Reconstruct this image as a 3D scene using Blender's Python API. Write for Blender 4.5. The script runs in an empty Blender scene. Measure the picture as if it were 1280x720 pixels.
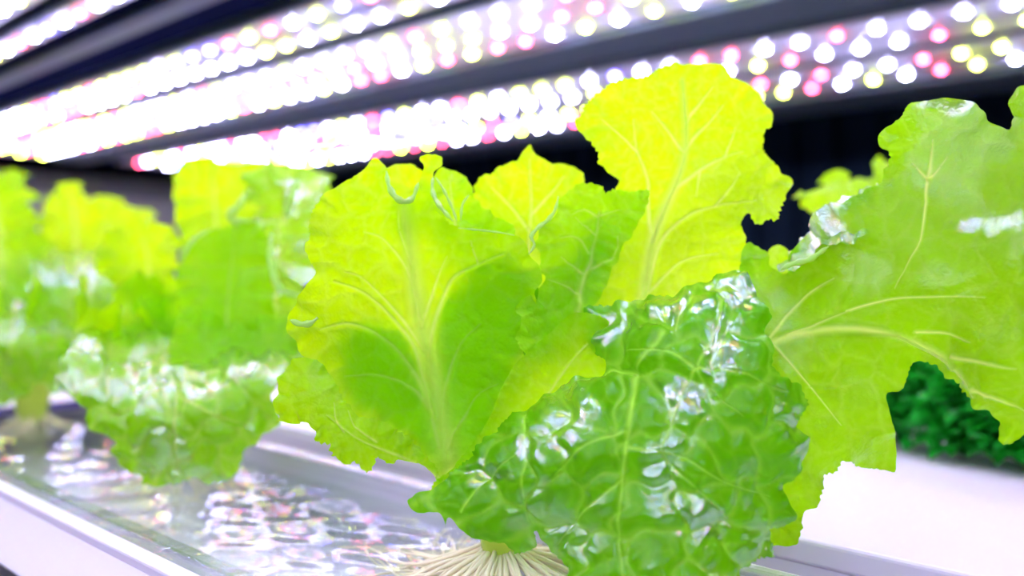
import bpy, bmesh, math, random
import numpy as np
from mathutils import Vector, Matrix
from mathutils.geometry import delaunay_2d_cdt

random.seed(7)
sc = bpy.context.scene
COL = sc.collection
F = 1100.0            # focal length in pixels of the 1280x720 frame
HOR = 335.0           # image row of the horizon
CAMZ = 1.01           # camera height, 11 cm above the trough rim
ZR = 0.90             # trough rim height
DC, DS = 0.734, 0.679

def P(px, py, Y):
    """point seen at a pixel, at distance Y in front of the camera"""
    return Vector(((px-640)/F*Y, Y, CAMZ+(HOR-py)/F*Y))

def R(t, q, z):
    """point in the rows' frame: t along the rows, q across them, z up"""
    return Vector((-DC*t+DS*q, DS*t+DC*q, z))

ROWZ = math.atan2(DS, -DC)      # heading of the rows

# ------------------------------------------------------------------ materials
def new_mat(name):
    m = bpy.data.materials.new(name); m.use_nodes = True
    nt = m.node_tree; nt.nodes.clear()
    out = nt.nodes.new('ShaderNodeOutputMaterial')
    return m, nt, out

def nd(nt, typ, **kw):
    n = nt.nodes.new(typ)
    for k, v in kw.items(): setattr(n, k, v)
    return n

def simple(name, col, rough=0.5, metal=0.0, spec=0.5, bump=0.0, bscale=40, var=0.0):
    m, nt, out = new_mat(name)
    p = nd(nt, 'ShaderNodeBsdfPrincipled')
    p.inputs['Base Color'].default_value = (*col, 1)
    p.inputs['Roughness'].default_value = rough
    p.inputs['Metallic'].default_value = metal
    p.inputs['Specular IOR Level'].default_value = spec
    tc = nd(nt, 'ShaderNodeTexCoord')
    if bump or var:
        n = nd(nt, 'ShaderNodeTexNoise'); n.inputs['Scale'].default_value = bscale; n.inputs['Detail'].default_value = 4
        nt.links.new(tc.outputs['Object'], n.inputs['Vector'])
        if bump:
            b = nd(nt, 'ShaderNodeBump'); b.inputs['Strength'].default_value = bump; b.inputs['Distance'].default_value = 0.002
            nt.links.new(n.outputs['Fac'], b.inputs['Height']); nt.links.new(b.outputs['Normal'], p.inputs['Normal'])
        if var:
            mx = nd(nt, 'ShaderNodeMix', data_type='RGBA')
            mx.inputs[6].default_value = (*[c*(1-var) for c in col], 1); mx.inputs[7].default_value = (*[min(1, c*(1+var)) for c in col], 1)
            nt.links.new(n.outputs['Fac'], mx.inputs[0]); nt.links.new(mx.outputs[2], p.inputs['Base Color'])
    nt.links.new(p.outputs[0], out.inputs[0])
    return m

def leaf_mat(name, blade, trans, vein=(0.70, 0.88, 0.16), tfac=0.55, rough=0.3, spec=0.6, netc=0.35, bump=0.35, bs=420, gloss=0.03, grough=0.2):
    m, nt, out = new_mat(name)
    L = nt.links.new
    a = nd(nt, 'ShaderNodeAttribute'); a.attribute_name = 'vein'
    b = nd(nt, 'ShaderNodeAttribute'); b.attribute_name = 'net'
    tc = nd(nt, 'ShaderNodeTexCoord')
    n1 = nd(nt, 'ShaderNodeTexNoise'); n1.inputs['Scale'].default_value = 38; n1.inputs['Detail'].default_value = 3
    L(tc.outputs['Object'], n1.inputs['Vector'])
    v1 = nd(nt, 'ShaderNodeTexVoronoi', feature='DISTANCE_TO_EDGE'); v1.inputs['Scale'].default_value = bs
    n2 = nd(nt, 'ShaderNodeTexNoise'); n2.inputs['Scale'].default_value = bs*1.5; n2.inputs['Detail'].default_value = 3
    L(tc.outputs['Object'], n2.inputs['Vector']); L(tc.outputs['Object'], v1.inputs['Vector'])
    # net factor
    mu = nd(nt, 'ShaderNodeMath', operation='MULTIPLY'); mu.inputs[1].default_value = netc; L(b.outputs['Fac'], mu.inputs[0])
    mxf = nd(nt, 'ShaderNodeMath', operation='MAXIMUM'); L(a.outputs['Fac'], mxf.inputs[0]); L(mu.outputs[0], mxf.inputs[1])
    def colnode(c):
        v = nd(nt, 'ShaderNodeMix', data_type='RGBA')
        v.inputs[6].default_value = (*[x*0.80 for x in c], 1); v.inputs[7].default_value = (*[min(1, x*1.2) for x in c], 1)
        L(n1.outputs['Fac'], v.inputs[0])
        w = nd(nt, 'ShaderNodeMix', data_type='RGBA')
        L(mxf.outputs[0], w.inputs[0]); L(v.outputs[2], w.inputs[6]); w.inputs[7].default_value = (*vein, 1)
        return w
    cb, ct = colnode(blade), colnode(trans)
    ad = nd(nt, 'ShaderNodeMath', operation='MULTIPLY_ADD'); ad.inputs[1].default_value = 1.0
    L(v1.outputs['Distance'], ad.inputs[0]); L(n2.outputs['Fac'], ad.inputs[2])
    bp = nd(nt, 'ShaderNodeBump'); bp.inputs['Strength'].default_value = bump; bp.inputs['Distance'].default_value = 0.0006
    L(ad.outputs[0], bp.inputs['Height'])
    p = nd(nt, 'ShaderNodeBsdfPrincipled')
    p.inputs['Roughness'].default_value = rough; p.inputs['Specular IOR Level'].default_value = spec
    L(cb.outputs[2], p.inputs['Base Color']); L(bp.outputs[0], p.inputs['Normal'])
    t = nd(nt, 'ShaderNodeBsdfTranslucent'); L(ct.outputs[2], t.inputs['Color']); L(bp.outputs[0], t.inputs['Normal'])
    mx = nd(nt, 'ShaderNodeMixShader'); mx.inputs[0].default_value = tfac
    L(p.outputs[0], mx.inputs[1]); L(t.outputs[0], mx.inputs[2])
    lw = nd(nt, 'ShaderNodeLayerWeight'); lw.inputs['Blend'].default_value = 0.5; L(bp.outputs[0], lw.inputs['Normal'])
    pw = nd(nt, 'ShaderNodeMath', operation='POWER'); pw.inputs[1].default_value = 4.5; L(lw.outputs['Facing'], pw.inputs[0])
    ma = nd(nt, 'ShaderNodeMath', operation='MULTIPLY_ADD'); ma.inputs[1].default_value = 0.40; L(pw.outputs[0], ma.inputs[0])
    n3 = nd(nt, 'ShaderNodeTexNoise'); n3.inputs['Scale'].default_value = 34; n3.inputs['Detail'].default_value = 2; L(tc.outputs['Object'], n3.inputs['Vector'])
    mr = nd(nt, 'ShaderNodeMapRange', interpolation_type='SMOOTHSTEP'); mr.inputs['From Min'].default_value = 0.53; mr.inputs['From Max'].default_value = 0.63
    mr.inputs['To Min'].default_value = gloss*0.05; mr.inputs['To Max'].default_value = gloss; L(n3.outputs['Fac'], mr.inputs['Value']); 
    wa = nd(nt, 'ShaderNodeAttribute'); wa.attribute_name = 'highlight'  # extra gloss painted on where highlights should show
    wm = nd(nt, 'ShaderNodeMath', operation='MULTIPLY_ADD'); wm.inputs[1].default_value = 0.34; L(wa.outputs['Fac'], wm.inputs[0]); L(mr.outputs[0], wm.inputs[2])
    L(wm.outputs[0], ma.inputs[2])
    gg = nd(nt, 'ShaderNodeBsdfGlossy'); gg.inputs['Roughness'].default_value = grough; L(bp.outputs[0], gg.inputs['Normal'])
    m2 = nd(nt, 'ShaderNodeMixShader'); L(ma.outputs[0], m2.inputs[0]); L(mx.outputs[0], m2.inputs[1]); L(gg.outputs[0], m2.inputs[2])
    L(m2.outputs[0], out.inputs[0])
    return m

def emit_mat(name, col):
    m, nt, out = new_mat(name)
    e = nd(nt, 'ShaderNodeEmission'); k = max(col)
    e.inputs['Color'].default_value = (*[c/k for c in col], 1); e.inputs['Strength'].default_value = k
    nt.links.new(e.outputs[0], out.inputs[0]); return m

M = {}
M['young'] = leaf_mat('lettuce_heart_leaf', (0.30, 0.72, 0.002), (0.62, 1.0, 0.001), tfac=0.72, rough=0.3, spec=0.12, gloss=0.01, netc=0.18)
M['mid']   = leaf_mat('lettuce_middle_leaf', (0.26, 0.64, 0.002), (0.56, 1.0, 0.001), tfac=0.58, rough=0.3, spec=0.15, gloss=0.015, netc=0.20)
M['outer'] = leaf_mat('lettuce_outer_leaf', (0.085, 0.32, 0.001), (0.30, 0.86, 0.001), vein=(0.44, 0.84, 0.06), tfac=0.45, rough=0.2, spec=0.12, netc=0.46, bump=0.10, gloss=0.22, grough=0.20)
M['right'] = leaf_mat('lettuce_side_leaf', (0.15, 0.42, 0.001), (0.36, 0.76, 0.001), gloss=0.035, grough=0.26, tfac=0.58, rough=0.3, spec=0.15, netc=0.12)
M['fresh'] = leaf_mat('lettuce_glossy_leaf', (0.20, 0.56, 0.002), (0.46, 0.96, 0.001), tfac=0.52, rough=0.2, spec=0.2, netc=0.4, bump=0.1, gloss=0.24, grough=0.25)
M['margin'] = leaf_mat('lettuce_margin_or_glint', (0.52, 0.84, 0.26), (0.72, 0.98, 0.22), tfac=0.6, rough=0.25, spec=0.4, netc=0.0, bump=0.2, gloss=0.18, grough=0.2)
M['rib']   = leaf_mat('lettuce_midrib', (0.50, 0.76, 0.16), (0.80, 0.98, 0.22), tfac=0.7, rough=0.4, bump=0.05)
M['herb']  = leaf_mat('herb_leaf', (0.01, 0.36, 0.03), (0.02, 0.62, 0.03), vein=(0.1, 0.4, 0.1), tfac=0.35, rough=0.3)
M['root']  = simple('root', (0.86, 0.78, 0.55), 0.55)
M['white'] = simple('white_plastic', (0.90, 0.87, 0.95), 0.35, bump=0.05, bscale=30)
M['bench'] = simple('white_painted_bench', (0.76, 0.71, 0.84), 0.4, bump=0.05, bscale=30)
M['foam']  = simple('white_foam', (0.9, 0.9, 0.92), 0.8, bump=0.5, bscale=300)
M['board'] = simple('led_board', (0.80, 0.78, 0.84), 0.35)
M['alu']   = simple('grey_painted_aluminium', (0.09, 0.12, 0.15), 0.45, metal=0.0, spec=0.3)
M['navy']  = simple('navy_panel', (0.002, 0.005, 0.030), 0.9, spec=0.03, var=0.2, bscale=6)
M['wallb'] = simple('navy_wall', (0.008, 0.020, 0.045), 0.8, spec=0.1, var=0.35, bscale=5)
M['wallg'] = simple('grey_wall', (0.80, 0.80, 0.82), 0.7, var=0.1, bscale=3)
M['floor'] = simple('dark_floor', (0.05, 0.09, 0.09), 0.5, var=0.2, bscale=3)
M['purple'] = simple('violet_gap_strip', (0.10, 0.05, 0.45), 0.5)
LS = 86.0
LED = {
 'white':  emit_mat('led_white', (0.86*LS, 0.88*LS, 1.75*LS)),
 'warm':   emit_mat('led_warm', (0.76*LS, 0.95*LS, 0.085*LS)),
 'red':    emit_mat('led_red', (0.88*LS, 0.042*LS, 0.11*LS)),
 'blue':   emit_mat('led_blue', (0.10*LS, 0.10*LS, 1.3*LS)),
}

def water_mat():
    m, nt, out = new_mat('nutrient_water'); L = nt.links.new
    tc = nd(nt, 'ShaderNodeTexCoord')
    n = nd(nt, 'ShaderNodeTexNoise'); n.inputs['Scale'].default_value = 55; n.inputs['Detail'].default_value = 3
    L(tc.outputs['Object'], n.inputs['Vector'])
    b = nd(nt, 'ShaderNodeBump'); b.inputs['Strength'].default_value = 0.12; b.inputs['Distance'].default_value = 0.003
    L(n.outputs['Fac'], b.inputs['Height'])
    fr = nd(nt, 'ShaderNodeFresnel'); fr.inputs['IOR'].default_value = 1.4; L(b.outputs[0], fr.inputs['Normal'])
    tr = nd(nt, 'ShaderNodeBsdfTransparent'); tr.inputs['Color'].default_value = (0.90, 0.95, 0.90, 1)
    g = nd(nt, 'ShaderNodeBsdfGlossy'); g.inputs['Roughness'].default_value = 0.04; L(b.outputs[0], g.inputs['Normal'])
    ge = nd(nt, 'ShaderNodeNewGeometry'); iv = nd(nt, 'ShaderNodeMath', operation='SUBTRACT'); iv.inputs[0].default_value = 1.0
    L(ge.outputs['Backfacing'], iv.inputs[1]); mm = nd(nt, 'ShaderNodeMath', operation='MULTIPLY'); L(fr.outputs[0], mm.inputs[0]); L(iv.outputs[0], mm.inputs[1])
    mx = nd(nt, 'ShaderNodeMixShader'); L(mm.outputs[0], mx.inputs[0]); L(tr.outputs[0], mx.inputs[1]); L(g.outputs[0], mx.inputs[2])
    L(mx.outputs[0], out.inputs[0]); return m
M['water'] = water_mat()
def clear_mat():
    m, nt, out = new_mat('clear_plastic'); L = nt.links.new
    tc = nd(nt, 'ShaderNodeTexCoord')
    n = nd(nt, 'ShaderNodeTexNoise'); n.inputs['Scale'].default_value = 120
    L(tc.outputs['Object'], n.inputs['Vector'])
    b = nd(nt, 'ShaderNodeBump'); b.inputs['Strength'].default_value = 0.4; b.inputs['Distance'].default_value = 0.002
    L(n.outputs['Fac'], b.inputs['Height'])
    fr = nd(nt, 'ShaderNodeFresnel'); fr.inputs['IOR'].default_value = 1.5; L(b.outputs[0], fr.inputs['Normal'])
    tr = nd(nt, 'ShaderNodeBsdfTransparent'); tr.inputs['Color'].default_value = (0.93, 0.93, 0.95, 1)
    g = nd(nt, 'ShaderNodeBsdfGlossy'); g.inputs['Roughness'].default_value = 0.08; L(b.outputs[0], g.inputs['Normal'])
    ge = nd(nt, 'ShaderNodeNewGeometry'); iv = nd(nt, 'ShaderNodeMath', operation='SUBTRACT'); iv.inputs[0].default_value = 1.0
    L(ge.outputs['Backfacing'], iv.inputs[1]); mm = nd(nt, 'ShaderNodeMath', operation='MULTIPLY'); L(fr.outputs[0], mm.inputs[0]); L(iv.outputs[0], mm.inputs[1])
    mx = nd(nt, 'ShaderNodeMixShader'); L(mm.outputs[0], mx.inputs[0]); L(tr.outputs[0], mx.inputs[1]); L(g.outputs[0], mx.inputs[2])
    L(mx.outputs[0], out.inputs[0]); return m
M['clear'] = clear_mat()

# ------------------------------------------------------------------ object helpers
def tag(o, label=None, cat=None, group=None, kind=None):
    if label: o['label'] = label
    if cat: o['category'] = cat
    if group: o['group'] = group
    if kind: o['kind'] = kind
    return o

def link_mesh(name, me, mat, parent=None, smooth=True, off=None):
    o = bpy.data.objects.new(name, me); COL.objects.link(o)
    if mat: me.materials.append(mat)
    if smooth: me.polygons.foreach_set('use_smooth', [True]*len(me.polygons))
    if parent is not None: o.parent = parent
    return o

def empty(name, loc, rz=0.0):
    o = bpy.data.objects.new(name, None); COL.objects.link(o)
    o.location = loc; o.rotation_euler = (0, 0, rz); o.empty_display_size = 0.02
    return o

def wpos(o):
    return Vector(o['_base']) if o is not None and '_base' in o else Vector((0, 0, 0))

def bm_box(bm, lo, hi):
    vs = [bm.verts.new((x, y, z)) for x in (lo[0], hi[0]) for y in (lo[1], hi[1]) for z in (lo[2], hi[2])]
    for f in ((0,1,3,2),(4,6,7,5),(0,4,5,1),(2,3,7,6),(0,2,6,4),(1,5,7,3)):
        bm.faces.new([vs[i] for i in f])

def bm_obj(name, bm, mat, parent=None, bevel=0.0, smooth=False):
    bmesh.ops.recalc_face_normals(bm, faces=bm.faces)
    me = bpy.data.meshes.new(name); bm.to_mesh(me); bm.free()
    o = link_mesh(name, me, mat, parent, smooth)
    if bevel:
        md = o.modifiers.new('bevel', 'BEVEL'); md.width = bevel; md.segments = 3; md.limit_method = 'ANGLE'
    return o

def row_obj(name, boxes, mat, parent=None, bevel=0.0):
    """boxes given in the rows' frame (t0,q0,z0,t1,q1,z1); object oriented along the rows"""
    bm = bmesh.new()
    for (t0, q0, z0, t1, q1, z1) in boxes: bm_box(bm, (t0, q0, z0), (t1, q1, z1))
    if parent is None:
        # mirror-free frame: x axis = row direction, y axis = minus across
        pass
    for v in bm.verts: v.co.y = -v.co.y
    o = bm_obj(name, bm, mat, parent, bevel)
    if parent is None: o.rotation_euler = (0, 0, ROWZ)
    return o
# check of the frame: x -> row direction, -y -> across
# ------------------------------------------------------------------ leaves
def tps(pts):
    p = np.array([(a/100., b/100.) for a, b, c in pts]); v = np.array([c for a, b, c in pts])
    n = len(p)
    d = np.hypot(p[:, None, 0]-p[None, :, 0], p[:, None, 1]-p[None, :, 1])
    K = np.where(d > 0, d*d*np.log(d+1e-12), 0) + np.eye(n)*0.02
    A = np.zeros((n+3, n+3)); A[:n, :n] = K; A[:n, n] = 1; A[:n, n+1:] = p; A[n, :n] = 1; A[n+1:, :n] = p.T
    b = np.concatenate([v, [0, 0, 0]])
    w = np.linalg.solve(A, b)
    def f(x, y):
        x = np.asarray(x, float)/100.; y = np.asarray(y, float)/100.
        r = np.hypot(x[..., None]-p[:, 0], y[..., None]-p[:, 1])
        return (np.where(r > 0, r*r*np.log(r+1e-12), 0)*w[:n]).sum(-1) + w[n] + w[n+1]*x + w[n+2]*y
    return f

def snoise(x, y, scale, seed, octs=1):
    rg = np.random.RandomState(seed); out = 0; amp = 1; tot = 0
    for o in range(octs):
        s = 0
        for k in range(7):
            th = rg.uniform(0, 2*math.pi); fr = rg.uniform(0.6, 1.4)/scale*(2**o)*2*math.pi
            s = s + np.sin(fr*(x*math.cos(th)+y*math.sin(th)) + rg.uniform(0, 6.28))
        out = out + amp*s/3.5; tot += amp; amp *= 0.5
    return out/tot

def voro(x, y, cs, seed):
    rg = np.random.RandomState(seed); J = rg.uniform(0.1, 0.9, (64, 64, 2))
    gx = np.floor(x/cs).astype(int); gy = np.floor(y/cs).astype(int)
    f1 = np.full(x.shape, 9.); f2 = np.full(x.shape, 9.)
    for dx in (-1, 0, 1):
        for dy in (-1, 0, 1):
            cx = gx+dx; cy = gy+dy
            j = J[cx % 64, cy % 64]
            d = np.hypot(cx+j[..., 0]-x/cs, cy+j[..., 1]-y/cs)
            f2 = np.minimum(f2, np.maximum(f1, d)); f1 = np.minimum(f1, d)
    return f1, f2

def polydist(x, y, poly, closed=False):
    """distance to a polyline and the arc position of the nearest point"""
    pts = np.array(poly, float)
    if closed: pts = np.vstack([pts, pts[:1]])
    best = np.full(x.shape, 1e9); arc = np.zeros(x.shape); s = 0
    for a, b in zip(pts[:-1], pts[1:]):
        ab = b-a; l = math.hypot(*ab)
        if l < 1e-6: continue
        u = np.clip(((x-a[0])*ab[0]+(y-a[1])*ab[1])/(l*l), 0, 1)
        d = np.hypot(x-a[0]-u*ab[0], y-a[1]-u*ab[1])
        m = d < best
        best = np.where(m, d, best); arc = np.where(m, s+u*l, arc); s += l
    return best, arc, s

def catmull(pts, step, closed):
    pts = [np.array(p, float) for p in pts]; n = len(pts); out = []
    rng = range(n) if closed else range(n-1)
    for i in rng:
        if closed: p0, p1, p2, p3 = pts[i-1], pts[i], pts[(i+1) % n], pts[(i+2) % n]
        else: p0, p1, p2, p3 = pts[max(i-1, 0)], pts[i], pts[i+1], pts[min(i+2, n-1)]
        k = max(1, int(np.hypot(*(p2-p1)[:2])/step))
        for j in range(k):
            t = j/k
            out.append(0.5*((2*p1)+(-p0+p2)*t+(2*p0-5*p1+4*p2-p3)*t*t+(-p0+3*p1-3*p2+p3)*t**3))
    if not closed: out.append(pts[-1])
    return np.array(out)

def leaf(parent, outline, depth, veins=(), mat='mid', res=4.0, teeth=2.2, tooth=9, ruffle=5, rwave=34, rfall=26,
         blister=0, cell=42, warp=3, seed=1, yoff=0.0, highlight=(), rib=None, ribr=(4.5, 1.2), vw=1.0, side=1, netw=0.5):
    base = wpos(parent)
    rg = np.random.RandomState(seed)
    ol = catmull(outline, 2.6 if res < 5 else 5.0, True)
    nrm = np.roll(ol, -1, 0)-np.roll(ol, 1, 0); nrm = np.stack([nrm[:, 1], -nrm[:, 0]], 1)
    nrm /= (np.hypot(nrm[:, 0], nrm[:, 1])[:, None]+1e-9)
    s = np.cumsum(np.hypot(*(ol-np.roll(ol, 1, 0)).T))
    # saw-toothed, irregular margin
    ph = s/tooth + 2.2*np.sin(s/37.+seed) + 0.9*np.sin(s/13.+2*seed)
    tri = np.abs((ph % 1)-0.5)*2
    env = 0.55+0.45*np.sin(s/53.+seed*1.7)
    ol = ol + nrm*((tri-0.5)*2*teeth*0.75*env + teeth*0.8*np.sin(s/21.+seed))[:, None]
    x0, y0 = ol.min(0); x1, y1 = ol.max(0)
    gx, gy = np.meshgrid(np.arange(x0, x1, res), np.arange(y0, y1, res*0.87))
    gx = gx + (np.arange(gx.shape[0]) % 2)[:, None]*res*0.5
    gx = gx.ravel(); gy = gy.ravel()
    # inside test
    ins = np.zeros(gx.shape, bool); px, py = ol[:, 0], ol[:, 1]; qx, qy = np.roll(px, -1), np.roll(py, -1)
    for a, b, c, d in zip(px, py, qx, qy):
        if b == d: continue
        m = ((b > gy) != (d > gy)) & (gx < (c-a)*(gy-b)/(d-b)+a); ins ^= m
    gx, gy = gx[ins], gy[ins]
    de, _, _ = polydist(gx, gy, ol[::2], True)
    k = de > res*0.55
    gx, gy = gx[k], gy[k]
    ex = []
    for v, w in list(veins)+([(rib, 3)] if rib else []):
        c = catmull(v, 2.8, False); tn = np.gradient(c, axis=0); tn /= np.hypot(*tn.T)[:, None]+1e-9
        nn = np.stack([-tn[:, 1], tn[:, 0]], 1)
        for o_ in (0, -1.5, 1.5, -3.2, 3.2): ex.append(c+nn*o_)
    if ex:
        ex = np.vstack(ex); ii = np.zeros(len(ex), bool)
        for a, b, c, d in zip(px, py, qx, qy):
            if b == d: continue
            m = ((b > ex[:, 1]) != (d > ex[:, 1])) & (ex[:, 0] < (c-a)*(ex[:, 1]-b)/(d-b)+a); ii ^= m
        ex = ex[ii]; dd, _, _ = polydist(ex[:, 0], ex[:, 1], ol[::2], True); ex = ex[dd > 2.5]
        keep = np.ones(len(gx), bool)
        for i0 in range(0, len(gx), 2000):
            sl = slice(i0, i0+2000)
            keep[sl] = np.min(np.hypot(gx[sl, None]-ex[None, :, 0], gy[sl, None]-ex[None, :, 1]), axis=1) > 1.6
        gx = np.concatenate([gx[keep], ex[:, 0]]); gy = np.concatenate([gy[keep], ex[:, 1]])
    V = [Vector(v) for v in ol] + [Vector((a, b)) for a, b in zip(gx, gy)]
    n = len(ol); E = [(i, (i+1) % n) for i in range(n)]
    r = delaunay_2d_cdt(V, E, [], 1, 1e-4)
    depth = [(a, b, c+yoff) for a, b, c in depth]
    vv = np.array([(v.x, v.y) for v in r[0]]); faces = r[2]
    x, y = vv[:, 0], vv[:, 1]
    fd = tps(depth); Y = fd(x, y)
    ed, arc, L = polydist(x, y, ol[::2], True)
    h = snoise(x, y, 120, seed+5)*warp
    fall = np.exp(-ed/rfall)
    nw = max(3, round(L/rwave))
    h = h + ruffle*fall*(np.sin(arc/L*nw*2*math.pi + 1.5*np.sin(arc/L*11+seed)) + 0.5*np.sin(arc/L*nw*4.3*math.pi+seed))
    wx = x + 7*snoise(x, y, 60, seed+9); wy = y + 7*snoise(x, y, 60, seed+11)
    f1, f2 = voro(wx, wy, cell, seed+3)
    g = f2-f1
    net = np.exp(-(g/0.11)**2)
    f1b, f2b = voro(wx+500, wy+300, cell*0.42, seed+4)
    net2 = np.exp(-((f2b-f1b)/0.16)**2)
    dome = 1-(1-np.minimum(g/0.75, 1))**2.2
    blister = blister*(1-np.exp(-(ed/9.0)**1.5))
    h = h + blister*(dome*(1.0) + 0.16*(1-np.exp(-(f2b-f1b)*3)))
    h = h + snoise(x, y, 26, seed+21)*blister*0.15
    va = np.zeros(x.shape)
    allv = list(veins)
    if rib: allv.append((rib, ribr[0]*1.2))
    for v, w in allv:
        pl = catmull(v, 6, False)
        d, ar, LL = polydist(x, y, pl)
        ww = w*vw*(1-0.62*ar/LL)
        a_ = np.exp(-(d/ww)**2)*(1-0.5*(ar/LL)**2)
        va = np.maximum(va, a_)
        h = h + side*0.9*w*np.exp(-(d/(ww*1.3))**2) - side*0.5*w*np.exp(-(d/(ww*4))**2)
    # positions; relief along the surface normal, towards the viewer
    def pos(x, y, Y): return np.stack([(x-640)/F*Y, Y, CAMZ+(HOR-y)/F*Y], -1)
    p0 = pos(x, y, Y); e = 2.0
    tx = pos(x+e, y, fd(x+e, y))-p0; ty = pos(x, y+e, fd(x, y+e))-p0
    nr = np.cross(tx, ty); nr /= np.linalg.norm(nr, axis=1)[:, None]
    nr *= np.where(nr[:, 1] > 0, -1, 1)[:, None]
    p = p0 + nr*(h*Y/F)[:, None] - np.array(base)
    me = bpy.data.meshes.new('leaf')
    me.from_pydata(p.tolist(), [], [list(f) for f in faces]); me.update()
    a1 = me.attributes.new('vein', 'FLOAT', 'POINT'); a1.data.foreach_set('value', va.astype(np.float32))
    a2 = me.attributes.new('net', 'FLOAT', 'POINT'); a2.data.foreach_set('value', np.clip(np.maximum(net, netw*net2), 0, 1).astype(np.float32))
    wt = np.zeros(x.shape)
    for a, b, c, d in highlight:   # gloss patches placed to paint highlights on the blade
        rr = np.hypot((x-a)/c, (y-b)/d) + 0.45*snoise(x, y, 24, seed+31, 2)
        wt = np.maximum(wt, np.clip((1.0-rr)/0.35, 0, 1))
    me.attributes.new('highlight', 'FLOAT', 'POINT').data.foreach_set('value', wt.astype(np.float32))
    o = link_mesh('leaf', me, M[mat], parent)
    if rib:
        pl = catmull(rib, 6, False)
        Yr = fd(pl[:, 0], pl[:, 1])
        hh = 1.2
        pts = [P(a, b, c - hh*c/F)-base for (a, b), c in zip(pl, Yr)]
        n_ = len(pts)
        rad = [(ribr[0]+(ribr[1]-ribr[0])*i/(n_-1))*0.62*Yr[0]/F for i in range(n_)]
        rib_strip('midrib', pts, rad, M['rib'], o)
    return o

def rib_strip(name, pts, rad, mat, parent, seg=8):
    bm = bmesh.new(); rings = []
    for i, p in enumerate(pts):
        a = pts[max(i-1, 0)]; b = pts[min(i+1, len(pts)-1)]
        d = (b-a).normalized(); u = d.cross(Vector((0, -1, 0))).normalized(); w = u.cross(d).normalized()
        if w.y > 0: w = -w
        rings.append([bm.verts.new(p+u*math.cos(t)*rad[i]*1.15+w*(math.sin(t)*0.55-0.12)*rad[i]) for t in [k*math.pi/seg for k in range(seg+1)]])
    for r0, r1 in zip(rings[:-1], rings[1:]):
        for k in range(seg): bm.faces.new((r0[k], r0[k+1], r1[k+1], r1[k]))
    return bm_obj(name, bm, mat, parent, smooth=True)

def tube(name, paths, rads, mat, parent, seg=8):
    bm = bmesh.new()
    for pts, rad in zip(paths, rads):
        rings = []
        for i, p in enumerate(pts):
            a = pts[max(i-1, 0)]; b = pts[min(i+1, len(pts)-1)]
            d = (b-a).normalized()
            u = d.cross(Vector((0.13, 1, 0.21))).normalized(); w = d.cross(u)
            rings.append([bm.verts.new(p+(u*math.cos(t)+w*math.sin(t))*rad[i]) for t in [k*2*math.pi/seg for k in range(seg)]])
        for r0, r1 in zip(rings[:-1], rings[1:]):
            for k in range(seg): bm.faces.new((r0[k], r0[(k+1) % seg], r1[(k+1) % seg], r1[k]))
        bm.faces.new(rings[0][::-1]); bm.faces.new(rings[-1])
    return bm_obj(name, bm, mat, parent, smooth=True)

def wild_leaf(parent, start, az, length, width, rise, droop, mat, seed=0, nu=34, nv=22, ruf=0.16, local=True):
    """a lettuce leaf grown in space: rises from the crown, arches outwards, frilly margin"""
    rg = random.Random(seed)
    verts = []; va = []; faces = []
    dirh = Vector((math.cos(az), math.sin(az), 0)); sidev = Vector((-math.sin(az), math.cos(az), 0))
    pts = []; p = Vector(start); ang = rise
    for i in range(nu):
        pts.append((p.copy(), ang)); u = i/(nu-1)
        ang = rise-droop*u**1.4
        p = p + (dirh*math.cos(ang)+Vector((0, 0, 1))*math.sin(ang))*(length/(nu-1))
    f1 = rg.uniform(0, 6.28)
    for i, (c, a) in enumerate(pts):
        u = i/(nu-1)
        w = width*(0.10+0.90*min(1, u*1.25)**1.1)*math.sqrt(max(0.02, 1-max(0, (u-0.55)/0.47)**2))
        up = (-dirh*math.sin(a)+Vector((0, 0, 1))*math.cos(a))
        for j in range(nv):
            v = (j/(nv-1))*2-1
            r = abs(v)**2.2*ruf*width*min(1, u*2)
            z = r*math.sin(u*21+f1+2*math.sin(v*3)) + r*0.5*math.sin(u*47+v*5+f1) + 0.20*width*v*v*min(1, u*2) + 0.02*width*math.sin(u*30)*math.cos(v*9)
            verts.append(c + sidev*(v*w*0.5*(1+0.05*math.sin(u*60))) + up*z)
            va.append(math.exp(-(v*w*0.5/(0.0022*(1.2-u)))**2))
    for i in range(nu-1):
        for j in range(nv-1):
            faces.append((i*nv+j, i*nv+j+1, (i+1)*nv+j+1, (i+1)*nv+j))
    me = bpy.data.meshes.new('leaf'); me.from_pydata(verts, [], faces); me.update()
    me.attributes.new('vein', 'FLOAT', 'POINT').data.foreach_set('value', np.array(va, np.float32))
    me.attributes.new('net', 'FLOAT', 'POINT')
    return link_mesh('leaf', me, M[mat], parent)

def plant(loc, label, group='green lettuces growing in the near trough', cat='lettuce', name='lettuce'):
    o = empty(name, loc); o['_base'] = tuple(loc)
    return tag(o, label, cat, group)

def roots(parent, n, rad, top, depth, seed, spread=0.9, r0=0.0008):
    rg = random.Random(seed); paths = []; rads = []
    for i in range(n):
        a = rg.uniform(0, 2*math.pi); L = rg.uniform(0.5, 1)*rad
        st = Vector((math.cos(a), math.sin(a), 0))*rg.uniform(0, 0.005); pts = []
        wob = rg.uniform(0, 6); m = 12
        for k in range(m):
            u = k/(m-1)
            pts.append(st + Vector((math.cos(a+0.25*math.sin(u*4+wob))*L*u, math.sin(a+0.25*math.sin(u*4+wob))*L*u, top-(top+depth)*min(1, (u*1.6))**0.8 + 0.001*math.sin(u*9+wob))))
        paths.append(pts); rads.append([r0*(1.1-0.75*k/(m-1)) for k in range(m)])
    return tube('roots', paths, rads, M['root'], parent, 6)

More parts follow.
